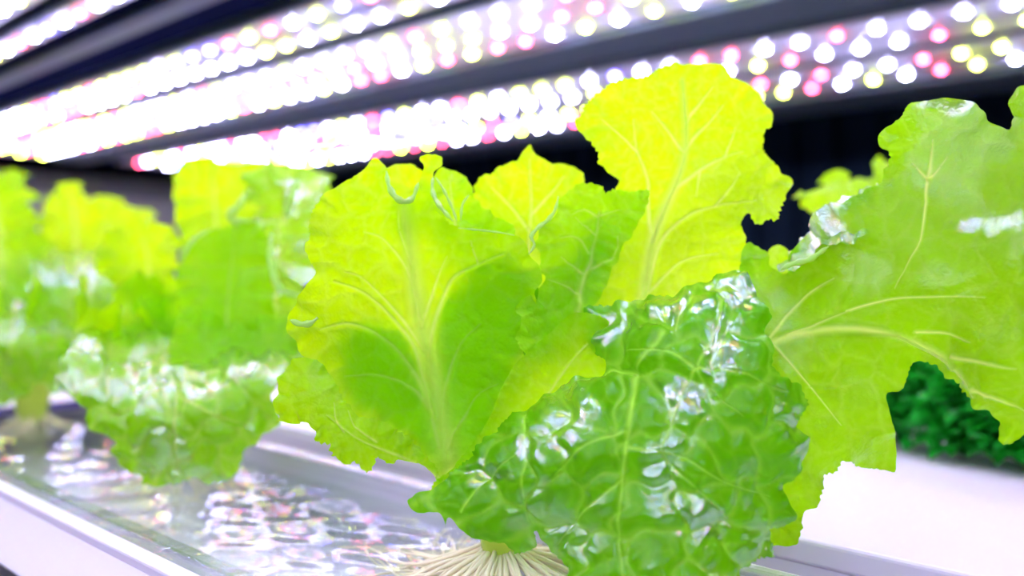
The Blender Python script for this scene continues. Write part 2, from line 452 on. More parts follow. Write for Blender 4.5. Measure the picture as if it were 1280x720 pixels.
def crown(parent, h, r, z0=-0.006):
    bm = bmesh.new(); rings = []
    for k in range(9):
        u = k/8; rr = r*(0.75+0.35*math.sin(u*math.pi*0.8))
        rings.append([bm.verts.new((rr*math.cos(t), rr*math.sin(t), z0+h*u)) for t in [i*2*math.pi/14 for i in range(14)]])
    for a, b in zip(rings[:-1], rings[1:]):
        for i in range(14): bm.faces.new((a[i], a[(i+1) % 14], b[(i+1) % 14], b[i]))
    bm.faces.new(rings[0][::-1]); bm.faces.new(rings[-1])
    return bm_obj('stem', bm, M['rib'], parent, smooth=True)

def curl(parent, pts, r=1.5, mat='margin'):
    """rolled-over pale edge of a leaf, or a pale strip drawn as a glint; points are (px, py, Y)"""
    b = wpos(parent); pl = catmull(pts, 3, False); n = len(pl)
    path = [P(a, c, y)-b for a, c, y in pl]
    rad = [r*(0.35+0.9*math.sin(math.pi*(i+.5)/n)+0.25*math.sin(i*1.3+r*7))*y/F for i, (a, c, y) in enumerate(pl)]
    return tube('margin_or_glint', [path], [[max(q, .0001) for q in rad]], M[mat], parent, 8)
# ================================================================== central lettuce
c0 = P(628, 700, 0.3315)
A = plant((c0.x, c0.y, ZR), 'sharp central lettuce with a tall leaf standing up in front of the grow lights')
crown(A, 0.035, 0.008)
# tall back leaf
leaf(A, [(722,152),(727,142),(735,128),(753,117),(767,103),(793,97),(813,89),(832,80),(843,77),(855,82),(880,81),(903,83),(914,95),(933,102),(948,113),(955,128),(965,141),(963,158),(956,162),(953,177),(953,188),(973,207),(991,222),(987,237),(980,250),(973,263),(970,275),(960,273),(950,280),(940,277),(935,267),(930,275),(933,300),(932,340),(900,400),(850,440),(800,455),(755,430),(725,390),(715,330),(725,285),(750,255),(769,238),(762,220),(750,207),(743,185),(733,170)],
     [(800,455,.345),(810,340,.368),(832,258,.378),(855,193,.380),(853,85,.366),(725,150,.356),(990,225,.358),(945,275,.352),(740,240,.362),(935,105,.366),(930,340,.357),(725,390,.350),(900,210,.376)],
     veins=[([(845,235),(875,213),(906,197),(928,190)],2.2),([(853,190),(835,165),(815,140)],1.8),([(856,155),(874,132),(890,110)],1.8),([(808,368),(825,305),(853,273),(893,257),(943,251)],2.6),
            ([(815,290),(810,233),(793,190),(792,150)],2.0),([(853,192),(870,170),(887,153),(903,133)],1.8),([(893,257),(915,232),(925,215)],1.5),([(906,197),(915,175),(920,160)],1.3),([(805,372),(850,330),(900,318)],1.8),([(793,190),(770,165),(755,150)],1.3),([(875,213),(870,245)],1.2)],
     rib=[(796,450),(803,380),(812,320),(820,290),(833,258),(847,225),(855,193),(857,153),(853,100)], ribr=(6.5,1.0),
     mat='young', res=4, teeth=2.6, tooth=8, ruffle=3.5, rwave=46, warp=4, blister=1.6, cell=20, seed=11)
# leaf behind, with a peak
leaf(A, [(570,283),(580,262),(590,240),(600,225),(617,210),(637,202),(650,190),(663,182),(668,193),(693,207),(707,207),(727,213),(733,230),(745,250),(740,300),(700,360),(650,380),(610,340),(590,300)],
     [(570,283,.372),(617,210,.378),(663,183,.374),(727,213,.384),(740,300,.386),(650,380,.372),(650,280,.392),(690,260,.388)],
     veins=[([(655,380),(660,320),(664,260),(662,200)],2.2),([(662,290),(640,260),(615,235)],1.6),([(663,270),(690,240),(705,220)],1.6)],
     mat='young', res=4.5, teeth=2.4, ruffle=5, rwave=40, warp=4, blister=1.8, cell=22, seed=12)
leaf(A, [(540,250),(541,232),(547,215),(560,212),(573,215),(587,225),(594,237),(600,260),(620,270),(640,285),(650,320),(600,340),(560,310),(545,280)],
     [(540,250,.360),(560,212,.366),(594,237,.360),(573,270,.372),(650,300,.362),(560,310,.364)],
     veins=[([(572,300),(566,260),(562,225)],2.0)], mat='mid', res=4.5, teeth=1.5, ruffle=6, rwave=44, warp=3, blister=1.2, cell=20, seed=13)
leaf(A, [(476,222),(487,210),(500,206),(517,205),(530,214),(536,240),(534,275),(505,285),(478,262)],
     [(476,222,.366),(500,206,.368),(530,214,.366),(505,285,.366),(505,240,.372)],
     mat='young', res=4.5, teeth=1.5, ruffle=4, rwave=40, warp=2, seed=14)
# small inner leaf with a curved rib, and an added leaf behind to shade its blade
INNER = [(715,410,.342),(650,430,.330),(651,378,.334),(675,290,.340),(714,235,.352),(770,238,.352),(812,237,.350),(738,320,.356),(749,269,.358),(775,312,.350),(752,372,.346)]
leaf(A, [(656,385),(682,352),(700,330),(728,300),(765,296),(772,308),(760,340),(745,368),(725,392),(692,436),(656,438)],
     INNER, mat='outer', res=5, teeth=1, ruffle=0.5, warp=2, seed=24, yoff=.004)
leaf(A, [(712,410),(694,434),(668,452),(648,432),(652,404),(649,378),(676,356),(677,338),(672,305),(675,283),(692,270),(698,256),(703,244),(714,235),(731,229),(750,232),(756,243),(770,237),(787,240),(812,237),(808,262),(790,290),(775,312),(762,345),(752,372),(730,392)],
     INNER,
     veins=[([(735,318),(724,303),(714,296),(700,297)],2.0),([(731,344),(715,334),(698,322)],1.8),([(739,336),(759,328),(772,310),(774,296)],1.8),([(724,369),(703,358),(684,350)],1.8),([(748,272),(730,262),(715,268)],1.5),([(748,270),(775,262)],1.5),([(745,295),(728,282),(718,272)],1.3)],
     rib=[(713,412),(723,392),(725,369),(731,344),(739,328),(740,314),(746,294),(749,265)], ribr=(3.2,1.0),
     mat='mid', res=3.6, teeth=2.0, tooth=8, ruffle=4, rwave=36, warp=3, blister=3.0, cell=30, seed=15)
# the big cupped leaf
CUP = [(575,640,.333),(560,580,.338),(545,500,.349),(525,400,.358),(510,300,.358),(505,252,.350),(534,196,.346),(460,212,.348),(400,247,.338),(385,300,.330),(363,400,.319),(400,470,.325),(470,532,.328),(530,570,.332),(440,400,.348),(450,300,.350),(573,283,.350),(640,293,.341),(673,350,.333),(650,450,.334),(610,540,.336),(600,400,.352),(590,330,.352)]
leaf(A, [(400,247),(417,233),(443,220),(457,210),(468,198),(476,204),(484,214),(485,230),(493,246),(505,252),(515,248),(523,226),(530,209),(526,199),(534,194),(550,196),(552,205),(543,218),(541,238),(544,260),(558,279),(573,283),(593,285),(620,288),(643,293),(657,303),(662,317),(670,333),(675,350),(668,368),(664,400),(655,430),(650,455),(634,490),(623,515),(612,545),(600,590),(590,640),(560,640),(552,600),(530,570),(500,548),(470,532),(440,515),(415,495),(395,465),(375,440),(362,415),(363,400),(367,383),(390,343),(383,310),(385,297),(391,270)],
     CUP,
     veins=[([(548,560),(528,470),(510,420),(460,370),(415,352)],3.0),([(541,520),(522,470),(490,430),(440,405),(400,412)],3.2),([(540,520),(520,485),(480,470),(430,472)],2.6),([(536,450),(545,395),(565,350),(600,330),(630,318)],3.0),([(552,540),(560,470),(575,430),(600,405)],2.6),([(525,400),(510,340),(480,300),(455,290)],2.0),([(528,410),(545,350),(560,320)],2.0),([(515,330),(500,290),(498,265)],1.6),([(530,440),(500,395),(455,350),(430,340)],2.0),([(560,560),(590,500),(620,480)],2.0),([(600,330),(590,300)],1.4)],
     rib=[(580,650),(566,600),(557,545),(545,490),(534,440),(525,400),(518,355),(513,310),(505,262)], ribr=(15,1.4),
     mat='young', res=3.8, teeth=1.6, tooth=9, ruffle=3.5, rwave=52, rfall=20, warp=3, blister=1.8, cell=34, seed=16)
# unseen leaves added close behind the cupped one, blocking light at side and foot
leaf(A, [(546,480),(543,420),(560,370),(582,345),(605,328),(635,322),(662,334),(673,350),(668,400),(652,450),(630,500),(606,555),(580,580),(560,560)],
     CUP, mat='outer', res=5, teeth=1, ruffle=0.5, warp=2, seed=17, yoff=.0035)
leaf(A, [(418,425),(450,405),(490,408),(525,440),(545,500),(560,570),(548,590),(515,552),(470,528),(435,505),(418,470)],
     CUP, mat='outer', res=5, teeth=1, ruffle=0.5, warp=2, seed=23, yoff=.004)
# frilly lower lobe on the left
leaf(A, [(570,612),(553,597),(546,580),(533,567),(512,548),(493,539),(473,527),(455,520),(440,509),(427,490),(412,468),(393,452),(372,450),(352,466),(343,495),(346,521),(366,527),(387,527),(393,545),(398,556),(411,560),(414,573),(430,580),(443,578),(460,586),(473,571),(490,580),(503,577),(517,580),(533,588),(545,600),(560,622)],
     [(565,618,.330),(546,580,.326),(493,539,.318),(440,509,.316),(372,450,.322),(346,521,.320),(400,550,.312),(460,582,.314),(517,580,.322),(440,545,.309),(400,500,.314)],
     veins=[([(555,602),(510,575),(450,550),(410,520)],2.2),([(470,552),(445,535),(435,515)],1.5),([(430,540),(420,525),(418,505)],1.4)],
     mat='mid', res=4, teeth=3.4, tooth=12, ruffle=4.5, rwave=30, rfall=14, warp=2, blister=1.2, cell=26, seed=18)
# leaf between the cupped one and the front one
leaf(A, [(540,612),(564,588),(580,567),(611,523),(621,500),(643,458),(668,432),(694,410),(718,392),(760,400),(790,440),(800,500),(760,560),(690,600),(620,640),(580,650)],
     [(560,605,.329),(587,567,.329),(630,503,.327),(677,437,.329),(722,395,.335),(790,440,.335),(740,520,.338),(690,560,.334),(600,645,.332)],
     veins=[([(600,630),(650,540),(700,470),(735,430)],2.4)], mat='mid', res=4.5, teeth=1.2, ruffle=1.5, warp=3, blister=1.4, cell=30, seed=19)
# side leaf reaching to the right
leaf(A, [(925,330),(930,309),(940,305),(954,315),(961,330),(982,339),(990,318),(1007,298),(1022,271),(1047,253),(1071,243),(1095,231),(1111,204),(1112,190),(1098,184),(1097,170),(1111,156),(1126,146),(1138,131),(1163,127),(1184,122),(1211,126),(1224,137),(1242,155),(1261,163),(1262,140),(1269,112),(1282,104),(1312,80),(1345,130),(1360,260),(1360,420),(1335,530),(1300,545),(1280,547),(1262,554),(1252,545),(1249,531),(1235,520),(1215,505),(1193,483),(1175,462),(1160,454),(1139,457),(1129,483),(1111,496),(1112,520),(1117,545),(1119,584),(1110,588),(1095,590),(1075,588),(1067,580),(1053,574),(1047,588),(1034,595),(1030,607),(1025,616),(1022,634),(1011,640),(1008,659),(1000,676),(985,683),(967,682),(930,690),(890,640),(880,560),(880,470),(905,400),(925,365)],
     [(890,600,.330),(900,450,.338),(966,430,.332),(930,309,.350),(982,339,.352),(1007,298,.350),(1047,253,.348),(1111,204,.340),(1098,177,.336),(1184,122,.326),(1261,163,.302),(1282,104,.292),(1350,250,.272),(1335,530,.284),(1262,554,.300),(1160,454,.314),(1083,413,.318),(1215,480,.298),(1060,330,.330),(1150,300,.312),(1119,584,.334),(1060,580,.330),(1060,500,.320),(1000,676,.328),(1000,520,.322),(1030,290,.338)],
     veins=[([(962,425),(985,392),(1010,368),(1040,347)],2.4),([(985,422),(1020,406),(1063,390)],2.4),([(1145,418),(1180,417),(1213,428)],2.4),([(1185,447),(1225,452),(1272,459)],2.8),([(1215,487),(1250,500),(1285,518)],2.6),([(1163,228),(1167,200),(1167,175)],2.4),([(1163,228),(1150,213),(1143,205)],2.0),([(1163,228),(1178,212),(1186,200)],1.8),([(1060,390),(1110,375),(1170,370),(1230,372)],1.6),([(966,432),(1010,480),(1050,530)],1.6),([(1163,228),(1150,300),(1120,360)],2.0)],
     rib=[(915,470),(940,445),(966,431),(1007,418),(1050,413),(1083,413),(1114,418),(1145,432),(1175,448),(1200,470),(1218,495)], ribr=(5.0,1.6),
     highlight=[(1020,290,40,34),(1184,130,34,12),(1245,280,60,12)], mat='right', res=4.2, teeth=2.6, tooth=11, ruffle=4.5, rwave=60, rfall=22, warp=6, blister=2.2, cell=44, seed=20)
leaf(A, [(972,337),(990,316),(1007,296),(1022,270),(1047,251),(1071,241),(1097,229),(1088,246),(1066,262),(1047,282),(1060,292),(1085,287),(1062,304),(1032,307),(1012,322),(992,337)],
     [(972,337,.350),(1007,296,.362),(1022,270,.366),(1047,251,.360),(1097,229,.346),(992,337,.336),(1032,307,.332),(1062,304,.328),(1047,280,.338),(1020,305,.342)],
     highlight=[(1025,280,60,50)], mat='right', res=3.5, teeth=1.2, ruffle=2.5, rwave=24, warp=1, blister=2.5, cell=16, seed=25)
# small lobe peeping out behind the side leaf
leaf(A, [(960,325),(962,312),(973,306),(985,312),(987,322),(995,345),(975,360)], [(960,325,.362),(973,306,.362),(987,322,.360),(975,360,.358)],
     mat='mid', res=4, teeth=0.6, ruffle=1, warp=1, seed=21)
# big glossy blistered front leaf
leaf(A, [(512,624),(530,613),(550,603),(580,580),(610,547),(640,520),(665,504),(687,493),(707,480),(740,472),(758,464),(757,452),(742,440),(733,415),(730,388),(745,379),(790,374),(840,370),(873,353),(907,338),(923,333),(931,338),(938,355),(948,373),(966,394),(960,408),(966,430),(968,455),(975,470),(990,478),(1003,482),(1009,500),(1006,520),(998,532),(1009,550),(1007,573),(993,596),(982,606),(987,624),(995,650),(976,660),(958,660),(966,683),(970,695),(949,699),(937,711),(924,716),(925,745),(860,768),(780,764),(720,742),(710,722),(708,704),(697,694),(684,688),(676,668),(667,666),(668,684),(657,692),(643,693),(633,683),(610,673),(590,670),(577,660),(562,648),(556,660),(549,644),(520,640)],
     [(512,624,.318),(560,595,.322),(640,520,.324),(700,484,.326),(757,455,.330),(733,400,.338),(790,374,.338),(873,353,.332),(925,334,.326),(964,395,.312),(820,420,.308),(850,480,.298),(740,500,.306),(690,550,.302),(600,630,.312),(640,620,.304),(1008,500,.305),(960,480,.296),(900,560,.286),(800,600,.288),(800,680,.280),(990,600,.298),(960,690,.292),(780,764,.272),(900,740,.276),(650,690,.306),(700,640,.296),(720,720,.288)],
     veins=[([(800,470),(785,540),(778,600),(775,680),(785,750)],4.0),([(870,463),(835,440),(790,440)],2.2),([(904,375),(893,420),(872,462),(895,492),(925,520)],2.6),([(868,465),(835,540),(830,570),(870,610),(905,645)],2.6),([(657,520),(660,560),(655,620),(662,655)],2.6),([(800,470),(760,470),(700,490)],2.4),([(785,540),(730,560),(690,600)],2.2),([(778,600),(730,640),(700,680)],2.2),([(783,560),(850,570),(900,600),(960,620)],2.0),([(830,420),(800,470)],3.0),([(872,462),(930,470),(980,490)],2.0),([(580,640),(610,600),(650,570)],1.8)],
     mat='outer', res=3.4, teeth=2.6, tooth=13, ruffle=3.5, rwave=48, rfall=18, warp=4, blister=8.5, cell=60, highlight=[(708,522,36,46),(925,362,46,30),(830,385,70,22),(770,405,40,20),(855,500,34,26),(612,592,34,16),(668,560,22,18),(900,440,24,40),(880,650,30,30)], seed=22, side=-1, netw=0.35)
curl(A, [(483,214,.346),(486,232,.344),(494,246,.342),(505,252,.342),(516,247,.342),(523,228,.343)], 3.2)
curl(A, [(541,222,.343),(541,240,.342),(550,258,.341),(566,276,.341)], 2.6)
curl(A, [(545,222,.344),(556,240,.343),(566,262,.343),(571,276,.342)], 1.6)
curl(A, [(576,276,.341),(578,256,.342),(586,244,.344)], 1.4)
curl(A, [(573,285,.344),(593,287,.343),(620,290,.341),(643,294,.339)], 1.0)
curl(A, [(698,246,.347),(694,262,.344),(685,275,.342),(672,285,.338),(664,296,.336),(668,306,.335),(661,318,.334)], 2.2)
curl(A, [(363,400,.317),(375,405,.317),(388,404,.317),(397,397,.317)], 3.4)
curl(A, [(974,338,.335),(990,330,.334),(1012,324,.333),(1036,308,.331)], 3.2)
roots(A, 190, 0.085, 0.006, 0.010, 3, r0=0.0008)

# ================================================================== second lettuce
def base_at(t): return R(t, 0.241, ZR)
b2 = base_at(0.475)
B = plant(tuple(b2), 'blurred lettuce left of the sharp central one, front leaf hanging over the tray')
crown(B, 0.04, 0.009)
leaf(B, [(217,240),(222,215),(235,202),(260,196),(290,203),(312,201),(332,208),(335,235),(322,262),(318,310),(300,350),(250,360),(232,310),(222,270)],
     [(217,240,.56),(260,196,.565),(330,215,.56),(300,350,.53),(250,360,.53),(270,260,.575)],
     veins=[([(275,350),(272,280),(268,220)],3)], mat='young', res=6, teeth=4, tooth=16, ruffle=7, rwave=30, warp=4, blister=3, cell=24, seed=31)
leaf(B, [(312,225),(335,208),(365,204),(400,212),(419,224),(418,240),(405,270),(402,310),(400,340),(380,378),(392,400),(380,440),(330,470),(300,440),(300,380),(312,320),(314,262)],
     [(312,225,.53),(365,204,.52),(419,224,.49),(388,310,.475),(378,400,.47),(330,470,.49),(305,380,.52),(345,300,.53)],
     veins=[([(335,450),(345,360),(352,290),(360,225)],3.5)], highlight=[(365,250,14,34),(372,350,26,26),(345,330,10,40)], mat='fresh', res=6, teeth=3, tooth=14, ruffle=10, rwave=40, rfall=34, warp=6, blister=4, cell=30, seed=32)
leaf(B, [(222,350),(226,322),(240,300),(264,287),(313,278),(334,288),(338,323),(341,377),(338,420),(320,460),(260,460),(230,420)],
     [(222,350,.50),(264,287,.51),(334,288,.50),(341,377,.485),(320,460,.48),(240,440,.48),(285,370,.50)],
     veins=[([(285,450),(285,380),(292,310)],2.5)], mat='young', res=6, teeth=2, ruffle=4, warp=4, blister=1.5, seed=33)
leaf(B, [(118,330),(124,300),(143,283),(187,278),(213,286),(232,302),(225,337),(224,377),(232,420),(200,450),(165,430),(170,380),(130,350)],
     [(118,330,.55),(187,278,.56),(232,302,.55),(225,400,.52),(180,440,.52),(180,340,.565)],
     veins=[([(205,440),(190,370),(180,300)],3)], mat='young', res=6, teeth=3, tooth=16, ruffle=6, warp=5, blister=2, cell=26, seed=34)
leaf(B, [(215,420),(222,395),(245,385),(290,400),(330,395),(370,400),(388,420),(384,445),(355,480),(300,500),(240,490),(215,455)],
     [(215,420,.47),(290,400,.49),(388,420,.46),(300,500,.465),(240,480,.465)], mat='mid', res=6, teeth=3, ruffle=7, rwave=34, warp=5, blister=4, cell=28, seed=36)
# hanging front leaf
leaf(B, [(73,467),(80,440),(100,420),(130,410),(165,418),(200,412),(240,418),(270,424),(300,430),(340,438),(391,437),(369,455),(350,474),(342,492),(344,515),(342,533),(327,542),(320,555),(307,564),(302,587),(284,602),(253,602),(236,596),(213,607),(176,607),(171,596),(147,580),(142,564),(144,551),(107,533),(98,507),(77,482)],
     [(73,467,.455),(100,420,.49),(165,415,.515),(240,418,.515),(340,438,.485),(391,437,.455),(130,462,.462),(200,462,.468),(290,458,.462),(110,490,.438),(180,496,.436),(260,488,.432),(340,460,.438),(340,520,.430),(300,590,.425),(190,605,.425),(107,533,.435),(220,550,.420)],
     veins=[([(250,425),(230,480),(222,540),(225,590)],3.2),([(232,480),(180,505),(140,520)],2.4),([(228,500),(270,520),(310,530)],2.4),([(235,470),(300,465),(350,455)],2.4)],
     highlight=[(140,485,60,20),(230,480,60,26),(320,460,60,22),(365,445,34,14),(120,440,30,18)], mat='fresh', res=4.6, teeth=3.2, tooth=17, ruffle=4.5, rwave=44, rfall=22, warp=4, blister=8.5, cell=34, seed=35)
curl(B, [(306,240,.50),(300,256,.50),(288,268,.50),(292,276,.50),(312,276,.50)], 4.0)
curl(B, [(340,292,.478),(338,320,.475),(343,345,.472),(352,362,.470),(372,370,.468),(396,372,.466)], 3.4)  # this and the next two: pale strips standing in for glints
curl(B, [(372,225,.49),(362,248,.49),(358,272,.49)], 4.2)
curl(B, [(374,405,.45),(380,418,.45),(377,432,.45)], 3.6)
curl(B, [(266,286,.49),(250,294,.49),(236,308,.49),(226,330,.49)], 2.2)
roots(B, 40, 0.055, 0.004, 0.012, 5, r0=0.0008)

# ================================================================== third lettuce
b3 = base_at(0.715)
Cc = plant(tuple(b3), 'blurred lettuce at the left edge with pale shiny leaf tops above a bare stem')
crown(Cc, 0.05, 0.012)
leaf(Cc, [(-60,240),(-30,215),(0,218),(25,217),(42,240),(50,265),(58,300),(62,335),(40,375),(0,390),(-60,380)],
     [(-60,240,.72),(0,218,.72),(50,265,.70),(60,335,.68),(0,390,.66),(-60,380,.68),(-10,300,.73)],
     veins=[([(5,380),(0,300),(-5,240)],4)], mat='mid', res=7, teeth=4, tooth=20, ruffle=10, rwave=36, warp=6, blister=5, cell=30, seed=41)
leaf(Cc, [(48,300),(50,268),(64,246),(77,232),(95,229),(109,238),(108,250),(125,241),(150,252),(167,261),(188,264),(192,280),(160,300),(150,340),(100,370),(60,350)],
     [(48,300,.74),(95,229,.75),(150,252,.74),(192,280,.73),(150,340,.71),(60,350,.70),(105,300,.76)],
     veins=[([(95,360),(95,300),(90,245)],3.5)], mat='young', res=7, teeth=3, tooth=20, ruffle=8, rwave=36, warp=6, blister=4, cell=26, seed=42)
leaf(Cc, [(36,335),(58,323),(100,314),(143,313),(164,322),(170,340),(182,358),(190,390),(186,425),(150,440),(100,430),(60,420),(40,385)],
     [(36,335,.66),(100,313,.72),(164,320,.70),(60,345,.635),(120,345,.63),(170,350,.63),(190,400,.61),(120,430,.61),(50,400,.62),(120,380,.605)],
     veins=[([(115,320),(112,370),(115,420)],3)], highlight=[(100,335,70,24),(60,325,40,14)], mat='fresh', res=6, teeth=2, tooth=20, ruffle=4, warp=5, blister=5, cell=30, seed=43)
leaf(Cc, [(-60,372),(0,372),(50,384),(90,398),(131,400),(118,413),(95,427),(88,452),(78,478),(68,492),(50,480),(30,495),(0,506),(-60,490)],
     [(-60,372,.66),(0,374,.68),(60,388,.665),(128,402,.63),(0,405,.60),(60,412,.60),(90,440,.60),(30,490,.59),(-60,490,.59),(0,450,.585)],
     veins=[([(20,380),(15,430),(5,490)],3)], highlight=[(20,400,60,18),(95,408,40,12)], mat='fresh', res=6, teeth=3, tooth=20, ruffle=5, warp=5, blister=6, cell=32, seed=44)
for k, (az, le, ri) in enumerate([(0.6, .09, .9), (2.2, .10, .8), (1.4, .10, 1.0), (3.4, .08, .9), (5.0, .07, 1.1)]):
    wild_leaf(Cc, (0, 0, .03), az, le, .07, ri, .9, 'mid', seed=50+k)
roots(Cc, 30, 0.05, 0.004, 0.012, 6, r0=0.0009)
# fillers at the backs of the first two plants
for k, (az, le, ri) in enumerate([(1.0, .10, 1.0), (1.9, .09, 1.1), (2.7, .09, .9)]):
    wild_leaf(B, (0, .004, .03), az, le, .075, ri, .8, 'mid', seed=70+k)

# ================================================================== lettuce further back on the right
nb = R(-0.012, 0.545, ZR)
nb = P(1062, 556, 0.60); nb.z = ZR
N = plant(tuple(nb), 'pale blurred lettuce on the far trough, only its tip showing behind the right-hand leaf', group='plants on the far trough')
crown(N, 0.04, 0.009)
leaf(N, [(994,241),(1000,254),(1013,263),(1022,271),(1030,300),(1050,360),(1100,370),(1150,300),(1130,240),(1113,197),(1097,194),(1088,204),(1091,220),(1077,221),(1059,226),(1053,216),(1035,217),(1028,230),(1013,238)],
     [(994,241,.50),(1035,217,.53),(1097,194,.54),(1022,271,.50),(1100,370,.54),(1070,260,.53),(1130,240,.53)],
     veins=[([(1080,360),(1065,290),(1045,240)],3)], mat='mid', res=6, teeth=2.5, tooth=18, ruffle=8, rwave=44, warp=4, blister=4, cell=26, seed=51)
for k, (az, le, ri) in enumerate([(1.3, .09, 1.2), (2.4, .08, 1.1)]):
    wild_leaf(N, (0, 0, .03), az, le, .07, ri, .9, 'mid', seed=80+k)

# ================================================================== dark herbs
def herb(loc, label, seed, n=230, rad=0.055, h=0.062):
    o = plant(loc, label, group='plants on the far trough', cat='herb', name='herb_plant')
    rg = random.Random(seed); verts = []; faces = []; paths = []; rads = []
    for i in range(n):
        a = rg.uniform(0, 6.283); rr = rad*math.sqrt(rg.uniform(0, 1)); u = rg.uniform(0.12, 1)
        c = Vector((math.cos(a)*rr, math.sin(a)*rr, h*u*(1.05-0.45*(rr/rad)**2)))
        s = rg.uniform(0.008, 0.0135)
        d = Vector((math.cos(a)+rg.uniform(-.6, .6), math.sin(a)+rg.uniform(-.6, .6), rg.uniform(-.2, .7))).normalized()
        sd = d.cross(Vector((0, 0, 1))).normalized(); up = sd.cross(d)
        k0 = len(verts); nu, nv = 7, 5
        for p_ in range(nu):
            uu = p_/(nu-1); w = s*0.42*math.sin(math.pi*min(0.98, 0.06+uu*0.93))**0.7
            for q_ in range(nv):
                vv = q_/(nv-1)*2-1
                verts.append(c + d*(s*uu) + sd*(vv*w) + up*(-0.35*s*uu*uu + 0.22*s*vv*vv))
        for p_ in range(nu-1):
            for q_ in range(nv-1):
                faces.append((k0+p_*nv+q_, k0+p_*nv+q_+1, k0+(p_+1)*nv+q_+1, k0+(p_+1)*nv+q_))
        if i % 6 == 0:
            paths.append([Vector((0, 0, 0))+c*Vector((1, 1, 0)).length*0, Vector((c.x*.5, c.y*.5, c.z*.6)), c]); rads.append([.0012, .0009, .0005])
    me = bpy.data.meshes.new('foliage'); me.from_pydata(verts, [], faces); me.update()
    me.attributes.new('vein', 'FLOAT', 'POINT'); me.attributes.new('net', 'FLOAT', 'POINT')
    f = link_mesh('foliage', me, M['herb'], o)
    tube('stems', paths, rads, M['herb'], o, 5)
for k, (px, Y, lab, rr, hh) in enumerate([
        (1128, .555, 'dark green small-leaved herb in the notch of the right-hand leaf, at its left side', .024, .068),
        (1203, .520, 'dark green small-leaved herb beneath the lower point of the right-hand leaf', .024, .060),
        (1282, .490, 'dark green small-leaved herb cut by the right edge above the white trough', .024, .056)]):
    v = P(px, 500, Y); v.z = ZR
    herb(tuple(v), lab, 90+k, n=330, rad=rr, h=hh)

# ================================================================== troughs and tray
def trough_z(z): return ZR+z
T1 = empty('hydroponic_trough', (0, 0, 0), ROWZ)
tag(T1, 'long white growing trough holding the clear water tray and three lettuces', 'growing trough', 'white growing troughs')
ta, tb = -0.30, 2.2
def row_prism(name, prof, t0, t1, mat, parent, bevel=0.0):
    bm = bmesh.new()
    a = [bm.verts.new((t0, -q, z)) for q, z in prof]; b = [bm.verts.new((t1, -q, z)) for q, z in prof]; n = len(prof)
    for i in range(n): bm.faces.new((a[i], a[(i+1) % n], b[(i+1) % n], b[i]))
    bm.faces.new(a); bm.faces.new(b[::-1])
    return bm_obj(name, bm, mat, parent, bevel)
row_prism('trough_body', [(.1500,ZR-.001),(.1350,ZR-.0240),(.1380,ZR-.0270),(.1560,ZR-.0350),(.2970,ZR-.0350),(.2970,ZR-.001),(.2920,ZR-.001),(.2920,ZR-.0300),(.1550,ZR-.0300),(.1550,ZR-.001)], ta, tb, M['white'], T1, .0008)
row_obj('trough_rim', [(ta,.1480,ZR-.005,tb,.1555,ZR+.0005),(ta,.2905,ZR-.006,tb,.2995,ZR+.001)], M['white'], T1, .0015)
row_obj('cover_panel', [(.745,.157,ZR-.006,tb,.290,ZR+.001)], M['white'], T1, .001)
TR = empty('water_tray', (0, 0, 0), ROWZ)
tag(TR, 'clear plastic tray of water standing in the near white trough under the lettuces', 'tray')
row_obj('tray_shell', [(ta+.02,.1580,ZR-.0285,.735,.1595,ZR+.003),(ta+.02,.2875,ZR-.0285,.735,.2890,ZR+.003),(ta+.02,.158,ZR-.0285,.735,.289,ZR-.027),(.7335,.158,ZR-.0285,.735,.289,ZR+.003),
                       (ta+.02,.1560,ZR+.0015,.735,.1640,ZR+.0035),(ta+.02,.2830,ZR+.0015,.735,.2910,ZR+.0035)], M['clear'], TR, .0006)
g = row_obj('gap_strip', [(.735,.157,ZR-.002,.741,.290,ZR+.004)], M['purple'], TR, .0008); g['label'] = 'violet strip drawn for the dark gap at the far end'  # solid strip whose violet colour stands in for a dark gap
# rippled water sheet
bm = bmesh.new(); nx, ny = 260, 36; grid = []
for i in range(nx+1):
    col = []
    for j in range(ny+1):
        t = ta+.022+(.732-ta-.022)*i/nx; q = .160+(.287-.160)*j/ny
        z = ZR-.0085+0.00035*math.sin(t*160+q*90)+0.0003*math.sin(t*75-q*210)+0.00025*math.sin(q*330+t*40)
        col.append(bm.verts.new((t, -q, z)))
    grid.append(col)
for i in range(nx):
    for j in range(ny): bm.faces.new((grid[i][j], grid[i+1][j], grid[i+1][j+1], grid[i][j+1]))
bm_obj('water', bm, M['water'], TR, smooth=True)

T2 = empty('hydroponic_trough', (0, 0, 0), ROWZ)
tag(T2, 'broad white trough behind the near one, herbs growing along its far side', 'growing trough', 'white growing troughs')
row_obj('trough_body', [(-.35,.341,ZR-.06,2.2,.80,ZR-.002)], M['bench'], T2, .003)
row_obj('trough_rim', [(-.35,.340,ZR-.010,2.2,.352,ZR+.001)], M['bench'], T2, .002)
row_obj('support_leg', [(.2,.40,0,.24,.44,ZR-.06)], M['alu'], T2); row_obj('support_leg', [(1.9,.40,0,1.94,.44,ZR-.06)], M['alu'], T2)
row_obj('support_leg', [(.2,.72,0,.24,.76,ZR-.06)], M['alu'], T2); row_obj('support_leg', [(1.9,.72,0,1.94,.76,ZR-.06)], M['alu'], T2)
row_obj('support_leg', [(.2,.21,0,.24,.25,ZR-.035)], M['alu'], T1); row_obj('support_leg', [(1.9,.21,0,1.94,.25,ZR-.035)], M['alu'], T1)

